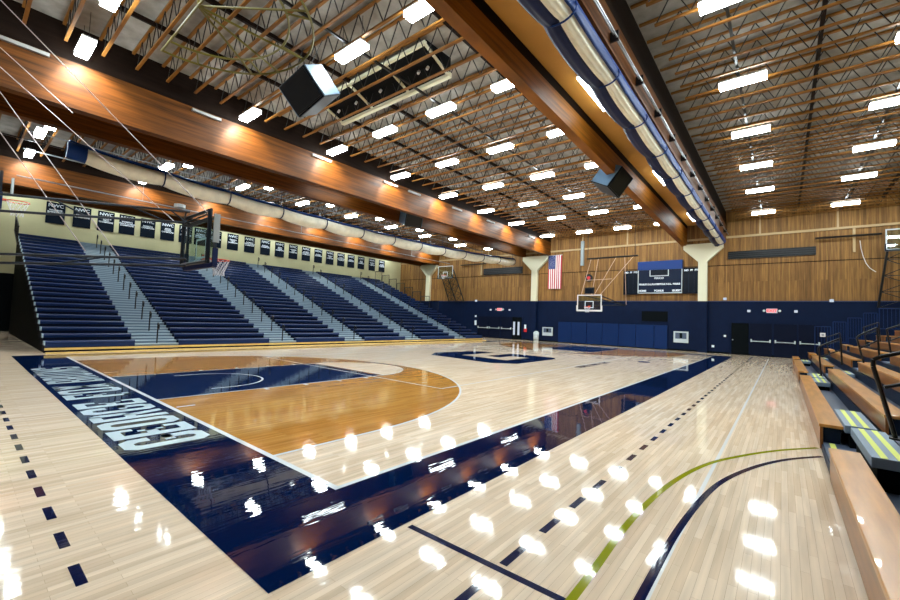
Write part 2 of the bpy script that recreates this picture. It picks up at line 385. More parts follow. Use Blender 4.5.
# seams, ledge and top strip on the far wall
tr = MB().box(XL, XR, YF - .10, YF, 8.42, 8.56); structure('trim_1', tr, M['tanpaint'])
tr = MB().box(XL, XR, YF - .03, YF, 6.42, 6.46); structure('trim_2', tr, M['darkwood'])
tr = MB().box(XL, XR, YF - .06, YF, 3.78, 3.84); structure('trim_3', tr, mat('navy_wall_cap', (16, 40, 86), .5))
tr = MB().box(XL, XR, YF - .05, YF, 0, .12); structure('baseboard_far', tr, M['black'])
tr = MB()
for x in (-24.5, -20.5, -10.37, -6.54, -2.4, 2.33, 6.3, 10.4): tr.box(x - .05, x + .05, YF - .09, YF, 8.56, 10.35)
structure('trim_4', tr, M['tanpaint'])

# ------------------------------------------------------------------ Y columns and glulam beams
for xc in (-28.8, -14.97, -1.07):
    c = MB()
    f = lambda a, b, t: (xc + a, t, b)
    c.prism([(-.29, 3.8), (.29, 3.8), (.29, 6.75), (1.28, 7.75), (1.28, 8.12), (-1.28, 8.12), (-1.28, 7.75), (-.29, 6.75)], f, YF - .35, YF - .02)
    structure('column', c, M['column'])
    structure('column', MB().box(xc - .29, xc + .29, YF - .35, YF - .02, 0, 3.8), M['navywall'])
def sloped_box(x0, x1, y0, y1, zb0, zb1, zt0, zt1):
    return MB().hexa([(x0, y0, zb0), (x1, y0, zb0), (x1, y1, zb1), (x0, y1, zb1), (x0, y0, zt0), (x1, y0, zt0), (x1, y1, zt1), (x0, y1, zt1)])
for (x0, x1, za, zb) in ((-30.3, -29.9, 7.9, 8.0), (-27.75, -27.4, 7.9, 8.0), (-16.4, -16.05, 7.95, 8.12), (-13.8, -13.45, 7.78, 8.12), (-2.5, -2.15, 8.95, 8.05), (.0, .35, 8.55, 8.15)):
    structure('beam', sloped_box(x0, x1, YN, YF - .02, za, zb, 9.25, 9.40), M['glulamlit'] if x0 == -2.5 else M['glulam'])
    structure('beam', sloped_box(x0 + .02, x1 - .02, YN, YF - .02, 9.25, 9.40, DECK, DECK), M['darkwood'])
# tan soffits between the paired beams
structure('ceiling_soffit', MB().box(-2.13, -.02, YN, YF - .02, 9.62, 9.66), M['soffit'])['kind'] = 'structure'
structure('ceiling_soffit', MB().box(-16.03, -13.82, YN, YF - .02, 9.62, 9.66), M['soffit'])['kind'] = 'structure'

# ------------------------------------------------------------------ open web joists
def joist_proto(x0, x1, y, first_label):
    r = empty('roof_joist', (x0, y, 9.5))
    MB().box(x0 + .62, x1 - .62, y - .04, y + .04, 9.52, 9.57).build('bottom_chord', M['chord'], r)
    MB().box(x0 + .02, x1 - .02, y - .04, y + .04, 10.28, 10.34).build('top_chord', M['chord'], r)
    w = MB(); n = max(2, round((x1 - x0 - 1.3) / .76)); p = (x1 - x0 - 1.3) / n
    for i in range(n):
        a = x0 + .65 + i * p
        w.tube((a, y, 9.56), (a + p / 2, y, 10.3), .016, 4); w.tube((a + p / 2, y, 10.3), (a + p, y, 9.56), .016, 4)
    w.build('web', M['web'], r)
    return r
for (x0, x1, ys, where, grp) in ((-13.43, -2.52, -2.65, 'over the court', 'open-web joists over the court'),
                                 (.37, 13.35, 3.0, 'over the wooden benches', 'open-web joists over the wooden benches'),
                                 (-27.38, -16.42, -2.65, 'over the navy bleachers', 'open-web joists over the navy bleachers')):
    n = int((32.4 - ys) / .855)
    proto = joist_proto(x0, x1, 32.4, '')
    for k in range(n + 1):
        o = proto if k == 0 else copy_tree(proto, (0, -.855 * k, 0))
        tag(o, f'wood and steel open-web roof joist {where}, {ordw(k + 1)} from the far wall', 'roof joist', grp)
# bridging and conduit under the deck
for k, x in enumerate((-11.0, -8.6, -6.2, -3.9, 2.5, 4.4, 6.4, 8.3, 10.2, -24.6, -22.2, -19.5)):
    wood = x in (-11.0, -8.6, -3.9, 4.4, 8.3, -22.2)
    o = (MB().box(x - .05, x + .05, YN + .2, YF - .1, 10.18, 10.30) if wood else MB().box(x - .035, x + .035, YN + .2, YF - .1, 9.60, 9.66)).build('ceiling_bridging' if wood else 'ceiling_conduit', M['darkwood'] if wood else M['web'])
    o['kind'] = 'structure'

# ------------------------------------------------------------------ ceiling lights
lp = empty('ceiling_light', (0, 0, 9.3))
hs = MB().box(-.6, .6, -.17, .17, 9.45, 9.50)
hs.build('housing', M['lightbody'], lp)
MB().box(-.59, .59, -.15, .15, 9.335, 9.449).build('lens', M['lamp'], lp)
for sx in (-.45, .45): MB().tube((sx, 0, 9.50), (sx, 0, 10.3), .008, 4).build('hanger', M['web'], lp)
def attach_helper_spot(o):
    # added helper spot, no real lamp, throws a warm scallop onto the nearby beam
    ld = bpy.data.lights.new('helper_beam_spot', 'SPOT'); ld.energy = 210; ld.spot_size = math.radians(96); ld.spot_blend = .5; ld.shadow_soft_size = .08; ld.color = (1.0, .90, .72)
    lo = bpy.data.objects.new('helper_beam_spot', ld); COL.objects.link(lo); lo.parent = o
    lo.location = (-.12, 0, .0); lo.rotation_euler = Vector((-.8, .22, -.78)).to_track_quat('-Z', 'Y').to_euler()
LY = [30.2, 24.8, 20.6, 16.45, 12.35, 8.3, 4.25, 0.0, -4.1]
LY0 = [30.2, 24.8, 20.6, 16.45, 12.35, 8.3, 4.3, -.55, -4.6]
first = True
WASH = []
ROWS = [(-12.5, 'row along the middle timber beam'), (-9.2, 'second row from the middle timber beam'), (-6.15, 'third row from the middle timber beam'), (-3.25, 'row beside the tan soffit'),
        (2.6, 'row right of the rolled curtain'), (6.42, 'second row right of the curtain'), (10.3, 'third row right of the curtain'),
        (-26.2, 'row over the upper navy bleachers'), (-22.2, 'row over the lower navy bleachers'), (-18.5, 'row behind the cream rolled curtain'), (-32.3, 'added unseen to brighten the banner wall')]  # last row is unseen, added to brighten the banner wall
for x, desc in ROWS:
    for k, y in enumerate(LY0):
        if x > 0 and y < 3: continue
        if y < -1 and x < -16: continue
        o = lp if first else copy_tree(lp)
        o.location = (x, y, 8.68 if x == -18.5 else 9.3); first = False
        if x in (-12.5, -26.2): WASH.append(o)
        tag(o, f'white ceiling light, {ordw(k + 1)} from the far wall, {desc}', 'ceiling light', 'fluorescent ceiling lights')
for o in WASH: attach_helper_spot(o)
for xs, where in ((-1.3, 'between the soffit beams beside the navy curtain'), (-15.3, 'inside the left pair of timber beams')):
    for y, d in ((10.6, 'nearest'), (20.25, 'middle'), (29.6, 'farthest')):
        r = empty('soffit_light', (xs, y, 9.5), f'long white soffit light {where}, {d} of three', 'ceiling light', 'soffit lights')
        zl = 9.44 if xs > -5 else 8.72
        MB().box(xs - .17, xs + .17, y - 1.25, y + 1.25, zl + .06, zl + .13).build('housing', M['lightbody'], r)
        MB().box(xs - .15, xs + .15, y - 1.22, y + 1.22, zl, zl + .059).build('lens', M['lampsoft'], r)
        for e in (-1, 1): MB().tube((xs, y + e, zl + .13), (xs, y + e, 9.62), .01, 4).build('hanger', M['web'], r)
for k, y in enumerate((29.0, 22.6, 18.5, 14.4, 12.5, 8.1, 3.1, -1.7)):
    o = MB().box(-13.45, -13.35, y - .5, y + .5, 9.12, 9.22).build('strip_fixture', M['strip'])
    tag(o, f'unlit grey strip fixture on the middle timber beam, {ordw(k + 1)} from the far wall', 'strip fixture', 'strip fixtures on the middle beam')

# ------------------------------------------------------------------ rolled divider curtains
def roll(name, xc, zc, rx, rz, y0, y1, tie, sag, ribs, amp, m, parent, phase=0.0, zf=None):
    mb = MB(); n = 36; st = max(2, int((y1 - y0) / .2)); rings = []
    for i in range(st + 1):
        y = y0 + (y1 - y0) * i / st
        u = ((y - y0 + phase) % tie) / tie; s = math.sin(PI * u) ** .6
        fat = .86 + .16 * s; zz = zc - sag * s + (zf(y) if zf else 0)
        for k in range(n):
            t = 2 * PI * k / n; w = 1 + amp * math.cos(ribs * t)
            mb.v.append((xc + rx * fat * w * math.cos(t), y, zz + rz * fat * w * math.sin(t)))
    for i in range(st):
        for k in range(n):
            a, b = i * n + k, i * n + (k + 1) % n
            mb.f.append((a, b, b + n, a + n)); mb.m.append(0)
    mb.f.append(tuple(range(n))); mb.m.append(0); mb.f.append(tuple(st * n + k for k in reversed(range(n)))); mb.m.append(0)
    return mb.build(name, m, parent, smooth=True)
rc = empty('divider_curtain', (.25, 0, 7.6), 'rolled gym divider curtain in navy, cream and blue hanging under the tan soffit', 'curtain')
TIE = 2.7
roll('navy_vinyl', -.13, 7.98, .20, .19, -6, 32.2, TIE, .10, 9, .06, M['navycloth'], rc)
roll('cream_mesh', .13, 8.03, .16, .20, -6, 32.2, TIE, .08, 9, .08, M['mesh'], rc)
roll('blue_hem', .33, 8.12, .07, .15, -6, 32.2, TIE, .05, 5, .08, M['bluecloth'], rc)
y = -6 + TIE
while y < 32:
    s = MB(); R = [(.06 + .36 * math.cos(q_ * PI / 10), 8.02 + .23 * math.sin(q_ * PI / 10)) for q_ in range(21)]
    s.path([(a, y, b) for a, b in R], .022, 5); s.tube((.12, y, 8.24), (.12, y, 8.24), .015, 5); s.build('strap', M['bluecloth'], rc); MB().tube((-.06, y, 8.2), (-.06, y, 9.62), .013, 5).build('hanging_strap', M['bluecloth'], rc); y += TIE
lc = empty('divider_curtain', (-17, 0, 7.3), 'long rolled cream mesh divider curtain with blue hem beside the middle timber beam', 'curtain')
def zroll(y):
    P = ((-1, .2), (2, -.02), (5, -.2), (9, -.35), (14, -.42), (20, -.38), (26, -.15), (33, .3))
    for (a, b), (c, d) in zip(P[:-1], P[1:]):
        if a <= y <= c: return b + (d - b) * (y - a) / (c - a)
    return 0
roll('cream_mesh', -17.0, 7.38, .30, .31, .15, 32.0, 2.65, .10, 3, .04, M['mesh'], lc, zf=zroll)
roll('blue_hem', -17.0, 7.70, .18, .07, -.2, 32.1, 2.65, .06, 3, .04, M['bluecloth'], lc, zf=zroll)
roll('blue_end', -17.0, 7.40, .33, .36, -.25, .3, 9, 0, 3, .04, M['bluecloth'], lc, zf=zroll)
y = .15 + 2.65
while y < 32:
    z_ = zroll(y); s = MB(); R = arc(-17, 7.40 + z_, .34, 0, 2 * PI, 16); s.path([(a, y, b) for a, b in R], .028, 5); s.tube((-17, y, 7.72 + z_), (-17, y, 9.9), .013, 4); s.build('strap', M['navycloth'], lc); y += 2.65
# drive pipes of the right curtain
dp = empty('curtain_drive_pipe', (.5, 0, 8.9), 'twin steel drive pipes on brackets beside the timber beam over the rolled curtain', 'drive pipe')
MB().tube((.44, -6, 8.66), (.44, 32.4, 8.70), .022, 8).build('pipe', M['galv'], dp); MB().tube((.52, -6, 8.57), (.52, 32.4, 8.61), .022, 8).build('pipe', M['galv'], dp)
y = -4
while y < 32: MB().box(.35, .55, y - .03, y + .03, 8.52, 8.76).build('bracket', M['blacksteel'], dp); y += 2.2
for k, (x, z, r_, y0, y1) in enumerate(((-25.0, 7.9, .035, -1, 32), (-22.5, 8.6, .03, -1, 32), (-20.6, 8.9, .03, -1, 32), (-24.0, 8.9, .05, 3, 30))):
    tag(MB().tube((x, y0, z), (x, y1, z), r_, 6).tube((x, 4, z), (x, 4, 9.9), .012, 4).tube((x, 14, z), (x, 14, 9.9), .012, 4).tube((x, 26, z), (x, 26, 9.9), .012, 4).build('ceiling_pipe', M['galv']),
        ('lowest thin grey pipe hanging over the navy bleachers', 'grey sprinkler pipe above the middle of the navy bleachers', 'highest thin grey pipe near the rolled cream curtain', 'thicker grey pipe hung under the joists over the bleachers')[k], 'pipe', 'pipes over the navy bleachers')

# ------------------------------------------------------------------ ceiling louver unit, hoop frame, speakers
lv = empty('ceiling_louver', (-7.8, 6.9, 9.5), 'long dark framed louver unit set between the joists over the court', 'vent')
pan = [(-10.65, 7.25, 9.52), (-4.95, 7.25, 9.52), (-4.95, 6.15, 9.98), (-10.65, 6.15, 9.98)]
pm = MB().hexa([(-10.65, 7.2, 9.55), (-4.95, 7.2, 9.55), (-4.95, 7.24, 9.6), (-10.65, 7.24, 9.6), (-10.65, 6.12, 9.96), (-4.95, 6.12, 9.96), (-4.95, 6.2, 10.02), (-10.65, 6.2, 10.02)])
for v_ in range(len(pm.v)): pm.v[v_] = (pm.v[v_][0], pm.v[v_][1], pm.v[v_][2] + .25)
pm.build('panel', M['louver'], lv)
MB().box(-10.7, -4.9, 7.2, 7.36, 9.70, 9.86).build('rail', M['column'], lv)
for x in (-10.65, -8.7, -6.75, -4.95): MB().tube((x, 7.2, 9.78), (x, 6.13, 10.16), .05, 6).build('mullion', M['column'], lv)
for xx in (-4.93, -10.67): MB().prism([(7.3, 9.75), (6.1, 10.3), (7.3, 10.35)], lambda a, b, t: (t, a, b), xx - .02, xx + .02).build('end_panel', M['louver'], lv)
MB().box(-10.7, -4.9, 6.02, 6.12, 10.14, 10.24).build('rail', M['column'], lv)
for x in (-10.2, -9.1, -7.7, -5.8, -5.4): MB().tube((x, 6.7, 9.85), (x, 6.75, 9.95), .05, 8).build('lamp', M['lightbody'], lv)
hp = empty('hoop_frame', (-7.3, .7, 9.0), 'olive painted half-round pipe frame hanging near the ceiling with spokes', 'pipe frame')
C0 = Vector((-7.25, .68, 9.0))
oa = [(C0.x + 2.62 * math.cos(a), C0.y + 2.62 * math.sin(a), 8.95) for a in [PI - PI * i / 28 for i in range(29)]]
ia = [(C0.x + 2.1 * math.cos(a), C0.y + 2.0 * math.sin(a), 9.02) for a in [PI - PI * i / 28 for i in range(29)]]
MB().path(oa, .03).build('outer_hoop', M['olive'], hp); MB().path(ia, .03).build('inner_hoop', M['olive'], hp)
for i in (0, 8, 11, 15, 22, 28): MB().tube(C0, oa[i], .028).build('spoke', M['olive'], hp)
for i in (3, 9, 15, 21): MB().tube(oa[i], ia[i], .025).build('brace', M['olive'], hp)
MB().tube(C0, C0 + Vector((0, 0, 1.35)), .03).build('drop_rod', M['olive'], hp)
def speaker(c, yaw, tilt, w, h, d, label, roll_=0):
    R = Matrix.Rotation(yaw, 3, 'Z') @ Matrix.Rotation(tilt, 3, 'X') @ Matrix.Rotation(roll_, 3, 'Y')
    ax, ay, az = R @ Vector((1, 0, 0)), R @ Vector((0, 1, 0)), R @ Vector((0, 0, 1)); c = Vector(c)
    r = empty('hanging_speaker', c, label, 'speaker', 'hanging speakers')
    MB().obox(c, ax, ay, az, w / 2, d / 2, h / 2).build('cabinet', M['speaker'], r, bevel=.03)
    MB().obox(c - ay * (d / 2 + .02), ax, ay, az, w / 2 - .05, .02, h / 2 - .05).build('front_grille', M['blacksteel'], r)
    for e in (-1, 1): MB().obox(c + ax * e * (w / 2 + .012), ax, ay, az, .012, d / 2 - .03, h / 2 - .03).build('side_panel', M['sidelit'], r)  # lighter sides carry painted lamplight
    for e in (-1, 1): MB().tube(c + ax * e * w * .4 + az * h * .5, (c.x + e * w * .4 * ax.x, c.y + e * w * .4 * ax.y, 9.5), .012, 4).build('suspension_cable', M['web'], r)
speaker((-6.9, 3.5, 8.12), math.radians(24), math.radians(32), 1.05, .92, .95, 'black hanging loudspeaker with side painted as if lit, nearest, beside the hoop frame', math.radians(-26))
speaker((-2.45, 16.0, 8.35), math.radians(66), math.radians(28), 1.0, 1.05, 1.1, 'dark blue hanging loudspeaker below the soffit beam', math.radians(22))
speaker((-15.2, 16.0, 8.3), math.radians(66), math.radians(22), 1.15, 1.05, 1.2, 'dark hanging loudspeaker in front of the middle timber beam')

# ------------------------------------------------------------------ navy bleachers on the left
X0, DR, HR, Z0, NR = -17.0, .6, .235, .43, 24
SECT = [(-.4, 2.25), (3.8, 7.9), (9.4, 12.6), (14.1, 17.7), (19.3, 23.3), (24.75, 27.2)]
AIS = [(2.25, 3.8), (7.9, 9.4), (12.6, 14.1), (17.7, 19.3), (23.3, 24.75)]
for k, (y0, y1) in enumerate(SECT):
    where = ['at the near end, left of the first pale aisle', 'between the first and second pale aisles', 'between the second and third pale aisles', 'between the third and fourth pale aisles', 'between the fourth and fifth pale aisles', 'at the far end beyond the fifth pale aisle'][k]
    b = empty('bleacher_bank', (X0, (y0 + y1) / 2, 0), f'navy stepped bleacher bank {where}', 'bleachers', 'navy bleacher banks')
    body = MB()
    for i in range(NR):
        x = X0 - DR * i; z = Z0 + HR * i
        body.box(x - .62, x - .06, y0, y1, max(0, z - .42), z - .14)
        body.box(x - .34, x - .30, y0, y1, z - .30, z - .02)
        s = MB()
        zb = z - (.23 if i == 0 else .135)
        s.prism([(x - .30, z), (x - .045, z), (x - .012, z - .014), (x, z - .045), (x, z - .07), (x - .018, z - .085), (x - .03, zb), (x - .06, zb), (x - .06, z - .04), (x - .30, z - .04)], lambda a, c, t: (a, t, c), y0 + .01, y1 - .01)
        so = s.build('bench_seat', M['seat'], b)
        if k == 0: MB().box(x - .28, x + .005, y0 - .025, y0 + .01, z - .15, z).build('end_cap', M['endcap'], b)
    body.build('deck', M['seatdark'], b)
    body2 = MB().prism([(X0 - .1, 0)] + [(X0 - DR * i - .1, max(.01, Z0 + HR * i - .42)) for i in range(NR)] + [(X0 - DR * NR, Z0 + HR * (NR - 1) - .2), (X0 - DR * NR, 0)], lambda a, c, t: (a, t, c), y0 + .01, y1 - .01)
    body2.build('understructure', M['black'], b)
    MB().box(X0 - .04, X0 + .03, y0, y1, .10, .18).build('kick_board', M['kick'], b)
    MB().box(X0 + .25, X0 + .42, y0, y1, .005, .05).build('base_board', M['kick'], b)
hr_first = None
for k, (y0, y1) in enumerate(AIS):
    a = empty('aisle_stairs', (X0, (y0 + y1) / 2, 0), f'pale grey aisle stairs climbing the navy bleachers, {ordw(k + 1)} from the near end', 'stairs', 'bleacher aisle stairs')
    for i in range(NR):
        x = X0 - DR * i; z = Z0 + HR * i
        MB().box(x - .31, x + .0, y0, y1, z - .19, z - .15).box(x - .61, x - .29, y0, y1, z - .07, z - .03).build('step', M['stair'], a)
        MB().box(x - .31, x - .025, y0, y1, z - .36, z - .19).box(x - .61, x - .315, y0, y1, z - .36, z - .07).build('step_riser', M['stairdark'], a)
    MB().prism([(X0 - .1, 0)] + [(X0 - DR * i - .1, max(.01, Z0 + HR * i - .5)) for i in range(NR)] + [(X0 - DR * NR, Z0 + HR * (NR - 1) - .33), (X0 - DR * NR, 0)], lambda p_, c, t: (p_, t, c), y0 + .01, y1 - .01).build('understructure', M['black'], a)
    MB().box(X0 - .04, X0 + .03, y0, y1, .10, .18).build('kick_board', M['kick'], a)
    MB().box(X0 + .25, X0 + .42, y0, y1, .005, .05).build('base_board', M['kick'], a)
    ym = (y0 + y1) / 2
    for j in range(12):
        i = j * 2; x = X0 - DR * i - .12; z = Z0 + HR * i - .15
        if hr_first is None:
            r = empty('aisle_handrail', (x, ym, z))
            MB().tube((x, ym, z), (x, ym, z + .86), .028).build('post', M['blacksteel'], r)
            MB().path([(x - .02, ym, z + .62), (x + .15, ym, z + .60), (x + .17, ym, z + .78), (x, ym, z + .86)], .024).build('grip', M['blacksteel'], r)
            hr_first = (r, Vector((x, ym, z)))
            o = r
        else:
            o = copy_tree(hr_first[0], Vector((x, ym, z)) - hr_first[1])
        tag(o, f'short black handrail, {ordw(j + 1)} up the pale aisle that is {ordw(k + 1)} from the near end', 'handrail', 'bleacher aisle handrails')
# end guard rails at the far end of the bleachers
for i in range(9, 24, 2):
    x = X0 - DR * i; z = Z0 + HR * i
    g_ = empty('guard_rail', (x, 27.35, z - .2), f'dark tubular guard rail panel at the far bleacher end, number {ordw((i - 7) // 2)} going up', 'guard rail', 'far bleacher end guard rails')
    p_ = MB().path([(x, 27.3, z - .3), (x, 27.3, z + .95), (x - 1.1, 27.3, z + .95), (x - 1.1, 27.3, z - .1)], .03)
    p_.build('frame', M['blacksteel'], g_)
    q = MB()
    for t in (1, 2, 3, 4, 5): q.tube((x - .185 * t, 27.3, z - .2), (x - .185 * t, 27.3, z + .95), .012, 4)
    q.build('bars', M['blacksteel'], g_)
gl = empty('guard_rail', (-29.5, -.55, 5.2), 'dark latticed guard rail sloping down beside the top near corner of the navy bleachers', 'guard rail')
q = MB().tube((-30.9, -.55, 6.95), (-28.4, -.55, 5.9), .03).tube((-30.9, -.55, 6.0), (-28.4, -.55, 4.9), .03); q.build('frame', M['blacksteel'], gl)
q = MB()
for t in range(9):
    f = t / 8; a = Vector((-30.9, -.55, 6.95)).lerp(Vector((-28.4, -.55, 5.9)), f); q.tube(a, a - Vector((0, 0, .98)), .014, 4)
q.build('bars', M['blacksteel'], gl)

# banners on the left wall
BY = [1.4, 2.72, 4.0, 5.2, 6.48, 7.76, 9.0, 10.1, 11.25, 12.65, 14.1, 15.55, 16.95, 18.35, 19.75, 21.15, 22.55, 23.95, 25.3, 26.7, 28.3, 29.8]
SPORT = ['WOMEN\'S\nBASKETBALL', 'SOFTBALL', 'TRACK &\nFIELD', 'WOMEN\'S\nTRACK & FIELD', 'BASEBALL', 'MEN\'S\nTENNIS', 'WOMEN\'S\nGOLF']
for k, y in enumerate(BY):
    r = empty('championship_banner', (XL + .03, y, 7.1), f'dark navy championship banner on the cream wall, {ordw(k + 1)} from the near end', 'banner', 'championship banners')
    MB().box(XL + .02, XL + .05, y - .46, y + .46, 7.1, 8.5).build('cloth', M['banner'], r)
    text('lettering', 'NWC', .30, (XL + .06, y, 8.28), (0, 1, 0), (0, 0, 1), M['txt'], r)
    text('lettering', SPORT[k % 7] + '\nCHAMPIONS', .14, (XL + .06, y, 7.86), (0, 1, 0), (0, 0, 1), M['txt'], r, .003)

# ------------------------------------------------------------------ wooden bleachers on the right
XB, DB, HB, ZB, NB = 3.97, .66, .27, .40, 9
rb = empty('wooden_bleachers', (XB, 12, 0), 'stepped bleachers with varnished wooden benches and grey footboards along the right side', 'bleachers')
SEG = [(-5.5, 4.1), (5.75, 14.7), (16.3, 23.9), (25.3, 27.6)]
for i in range(NB):
    x = XB + DB * i; z = ZB + HB * i
    for (y0, y1) in SEG:
        if i and y0 > 5 and y0 < 6: y0 = 5.6
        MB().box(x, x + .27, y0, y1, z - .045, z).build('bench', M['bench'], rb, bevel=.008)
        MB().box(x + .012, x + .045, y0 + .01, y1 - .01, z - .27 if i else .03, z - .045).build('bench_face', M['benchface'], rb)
        for yy in (y0 + .06, (y0 + y1) / 2, y1 - .06): MB().box(x + .05, x + .24, yy - .02, yy + .02, z - .3 if i else .02, z - .045).build('bracket', M['treaddark'], rb)
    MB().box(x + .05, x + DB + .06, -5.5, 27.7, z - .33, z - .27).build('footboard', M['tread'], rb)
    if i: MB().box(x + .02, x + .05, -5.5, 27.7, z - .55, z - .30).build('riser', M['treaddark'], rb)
MB().box(XB + .03, XB + .06, -5.5, 27.7, .0, .1).build('riser', M['treaddark'], rb)
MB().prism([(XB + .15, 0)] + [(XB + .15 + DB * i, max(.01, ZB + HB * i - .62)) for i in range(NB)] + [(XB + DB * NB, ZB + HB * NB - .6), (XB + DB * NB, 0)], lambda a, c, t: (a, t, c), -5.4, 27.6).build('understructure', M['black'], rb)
def half_step(x0, x1, y0, y1, z0, z1):
    s = MB().box(x0, x1, y0, y1, max(z0 + .02, z1 - .11), z1).build('half_step', M['step'], rb, bevel=.006)
    if z1 - z0 > .14: MB().box(x0 + .05, x1 - .02, y0 + .05, y1 - .05, z0 - .1, z1 - .11).build('step_support', M['black'], rb)
    w = (x1 - x0)
    for f in (.30, .68): MB().box(x0 + w * f - .028, x0 + w * f + .028, y0 + .01, y1 - .01, z1, z1 + .003).build('grip_tape', M['yellow'], s)
for i in range(0, 8):
    x = XB + DB * i; z = ZB + HB * i - .27
    if i == 0:
        half_step(4.27, 4.60, 3.6, 5.3, z + .1, z + .35); half_step(4.24, 4.57, 5.6, 7.2, z + .1, z + .32)
        half_step(4.26, 4.60, 13.2, 14.6, z, z + .22); half_step(4.26, 4.60, 14.8, 16.4, z, z + .22)
        half_step(4.26, 4.60, 23.8, 25.2, z, z + .22)
    else:
        for (a, b) in ((4.2, 5.5), (14.8, 16.2), (24.0, 25.2)): half_step(x + .3, x + .62, a, b, z, z + .14)
MB().box(4.08, 4.14, 4.15, 5.7, .135, .14).build('grip_tape', M['yellow'], rb)
def pipe_rail(pts, mids, label, r=.024):
    o = empty('bleacher_handrail', pts[0], label, 'handrail', 'handrails in the wooden bleachers')
    MB().path(pts, r, 8).build('rail', M['blacksteel'], o)
    mm = MB()
    for a, b in mids: mm.tube(a, b, r * .9, 8)
    mm.build('mid_rail', M['blacksteel'], o)
    MB().tube(pts[0], Vector(pts[0]) + Vector((0, 0, .02)), .06, 10).build('foot_plate', M['blacksteel'], o)
pipe_rail([(4.58, 4.5, .54), (4.40, 4.5, 1.38), (4.40, 4.5, 1.46), (4.46, 4.5, 1.50), (5.7, 4.5, 1.95), (5.85, 4.5, 1.1)], [((4.49, 4.5, 1.14), (5.8, 4.5, 1.62))], 'black pipe handrail standing in the nearest aisle of the wooden bleachers')
pipe_rail([(4.50, 15.0, .4), (4.44, 15.0, 1.28), (4.5, 15.0, 1.36), (4.95, 15.0, 1.62), (4.98, 15.0, .8)], [((4.48, 15.0, 1.0), (4.95, 15.0, 1.25))], 'black pipe handrail beside the front bench at the middle aisle')
pipe_rail([(5.42, 14.3, .72), (5.24, 14.3, 1.66), (5.3, 14.3, 1.74), (5.66, 14.3, 1.98), (5.7, 14.3, 1.1)], [((5.3, 14.3, 1.35), (5.66, 14.3, 1.6))], 'dark pipe handrail in the middle aisle behind the second bench')
pipe_rail([(6.1, 15.4, 1.1), (6.0, 15.4, 1.95), (6.5, 15.4, 2.2), (6.55, 15.4, 1.3)], [((6.05, 15.4, 1.6), (6.5, 15.4, 1.85))], 'dark pipe handrail in the middle aisle behind the fourth bench')
pipe_rail([(5.3, 24.6, .72), (5.2, 24.6, 1.55), (5.7, 24.6, 1.8), (5.75, 24.6, .9)], [((5.25, 24.6, 1.2), (5.7, 24.6, 1.45))], 'dark pipe handrail in the farthest aisle behind the second bench')
pipe_rail([(6.6, 24.6, 1.2), (6.5, 24.6, 2.1), (7.0, 24.6, 2.35), (7.05, 24.6, 1.4)], [((6.55, 24.6, 1.75), (7.0, 24.6, 2.0))], 'dark pipe handrail in the farthest aisle behind the fourth bench')
for k, (x0, x1, z0, z1) in enumerate(((4.95, 5.6, 1.05, 2.12), (5.70, 6.21, 1.3, 2.4), (6.28, 6.8, 1.55, 2.63), (6.88, 7.38, 1.85, 2.9), (7.46, 8.2, 2.1, 3.15), (8.26, 8.9, 2.3, 3.4))):
    r = empty('guard_fence', (x0, 28, z0), f'dark navy barred guard panel at the far end of the wooden bleachers, {ordw(k + 1)} going up', 'guard rail', 'barred guard panels at the wooden bleachers')
    MB().path([(x0, 28, 0), (x0, 28, z1), (x1, 28, z1), (x1, 28, 0)], .022).tube((x0, 28, z0), (x1, 28, z0), .02).build('frame', M['bluepad'], r)
    q = MB(); n = 4
    for j in range(1, n + 1): xx = x0 + (x1 - x0) * j / (n + 1); q.tube((xx, 28, z0), (xx, 28, z1), .014, 4)
    q.build('bars', M['bluepad'], r)
sg = empty('notice_sign', (5.4, 27.96, 1.5), 'small white square notice fixed to the first barred guard panel', 'sign')
MB().box(5.16, 5.38, 27.93, 27.96, 1.55, 1.77).build('plate', M['flagwhite'], sg)
MB().box(5.22, 5.32, 27.922, 27.93, 1.61, 1.71).build('pictogram', M['galv'], sg)

# ------------------------------------------------------------------ basketball backstops
def rim(parent, c, d):
    """hoop centred at c, d = direction from board to hoop"""
    c, d = Vector(c), Vector(d).normalized(); s = d.cross(Vector((0, 0, 1)))
    ring = [c + (d * math.cos(t) + s * math.sin(t)) * .2286 for t in [2 * PI * i / 24 for i in range(25)]]
    r = MB().path(ring, .012); r.obox(c - d * .30, d, s, Vector((0, 0, 1)), .075, .09, .02); r.obox(c - d * .37, d, s, Vector((0, 0, 1)), .012, .09, .09)
    r.build('rim', M['orange'], parent)
    n = MB(); N_ = 12
    R_ = lambda q: .225 - .10 * min(q, 3) / 3 if q < 3 else .12 + .01 * (q - 3)
    P = lambda i, q: c + (d * math.cos(2 * PI * i / N_) + s * math.sin(2 * PI * i / N_)) * R_(q) - Vector((0, 0, .10 * q))
    for q in range(4):
        for i in range(N_):
            n.tube(P(i + (q % 2) * .5, q), P(i + .5 + (q % 2) * .5, q + 1), .005, 4); n.tube(P(i + (q % 2) * .5, q), P(i - .5 + (q % 2) * .5, q + 1), .005, 4)
    n.build('net', M['net'], parent)
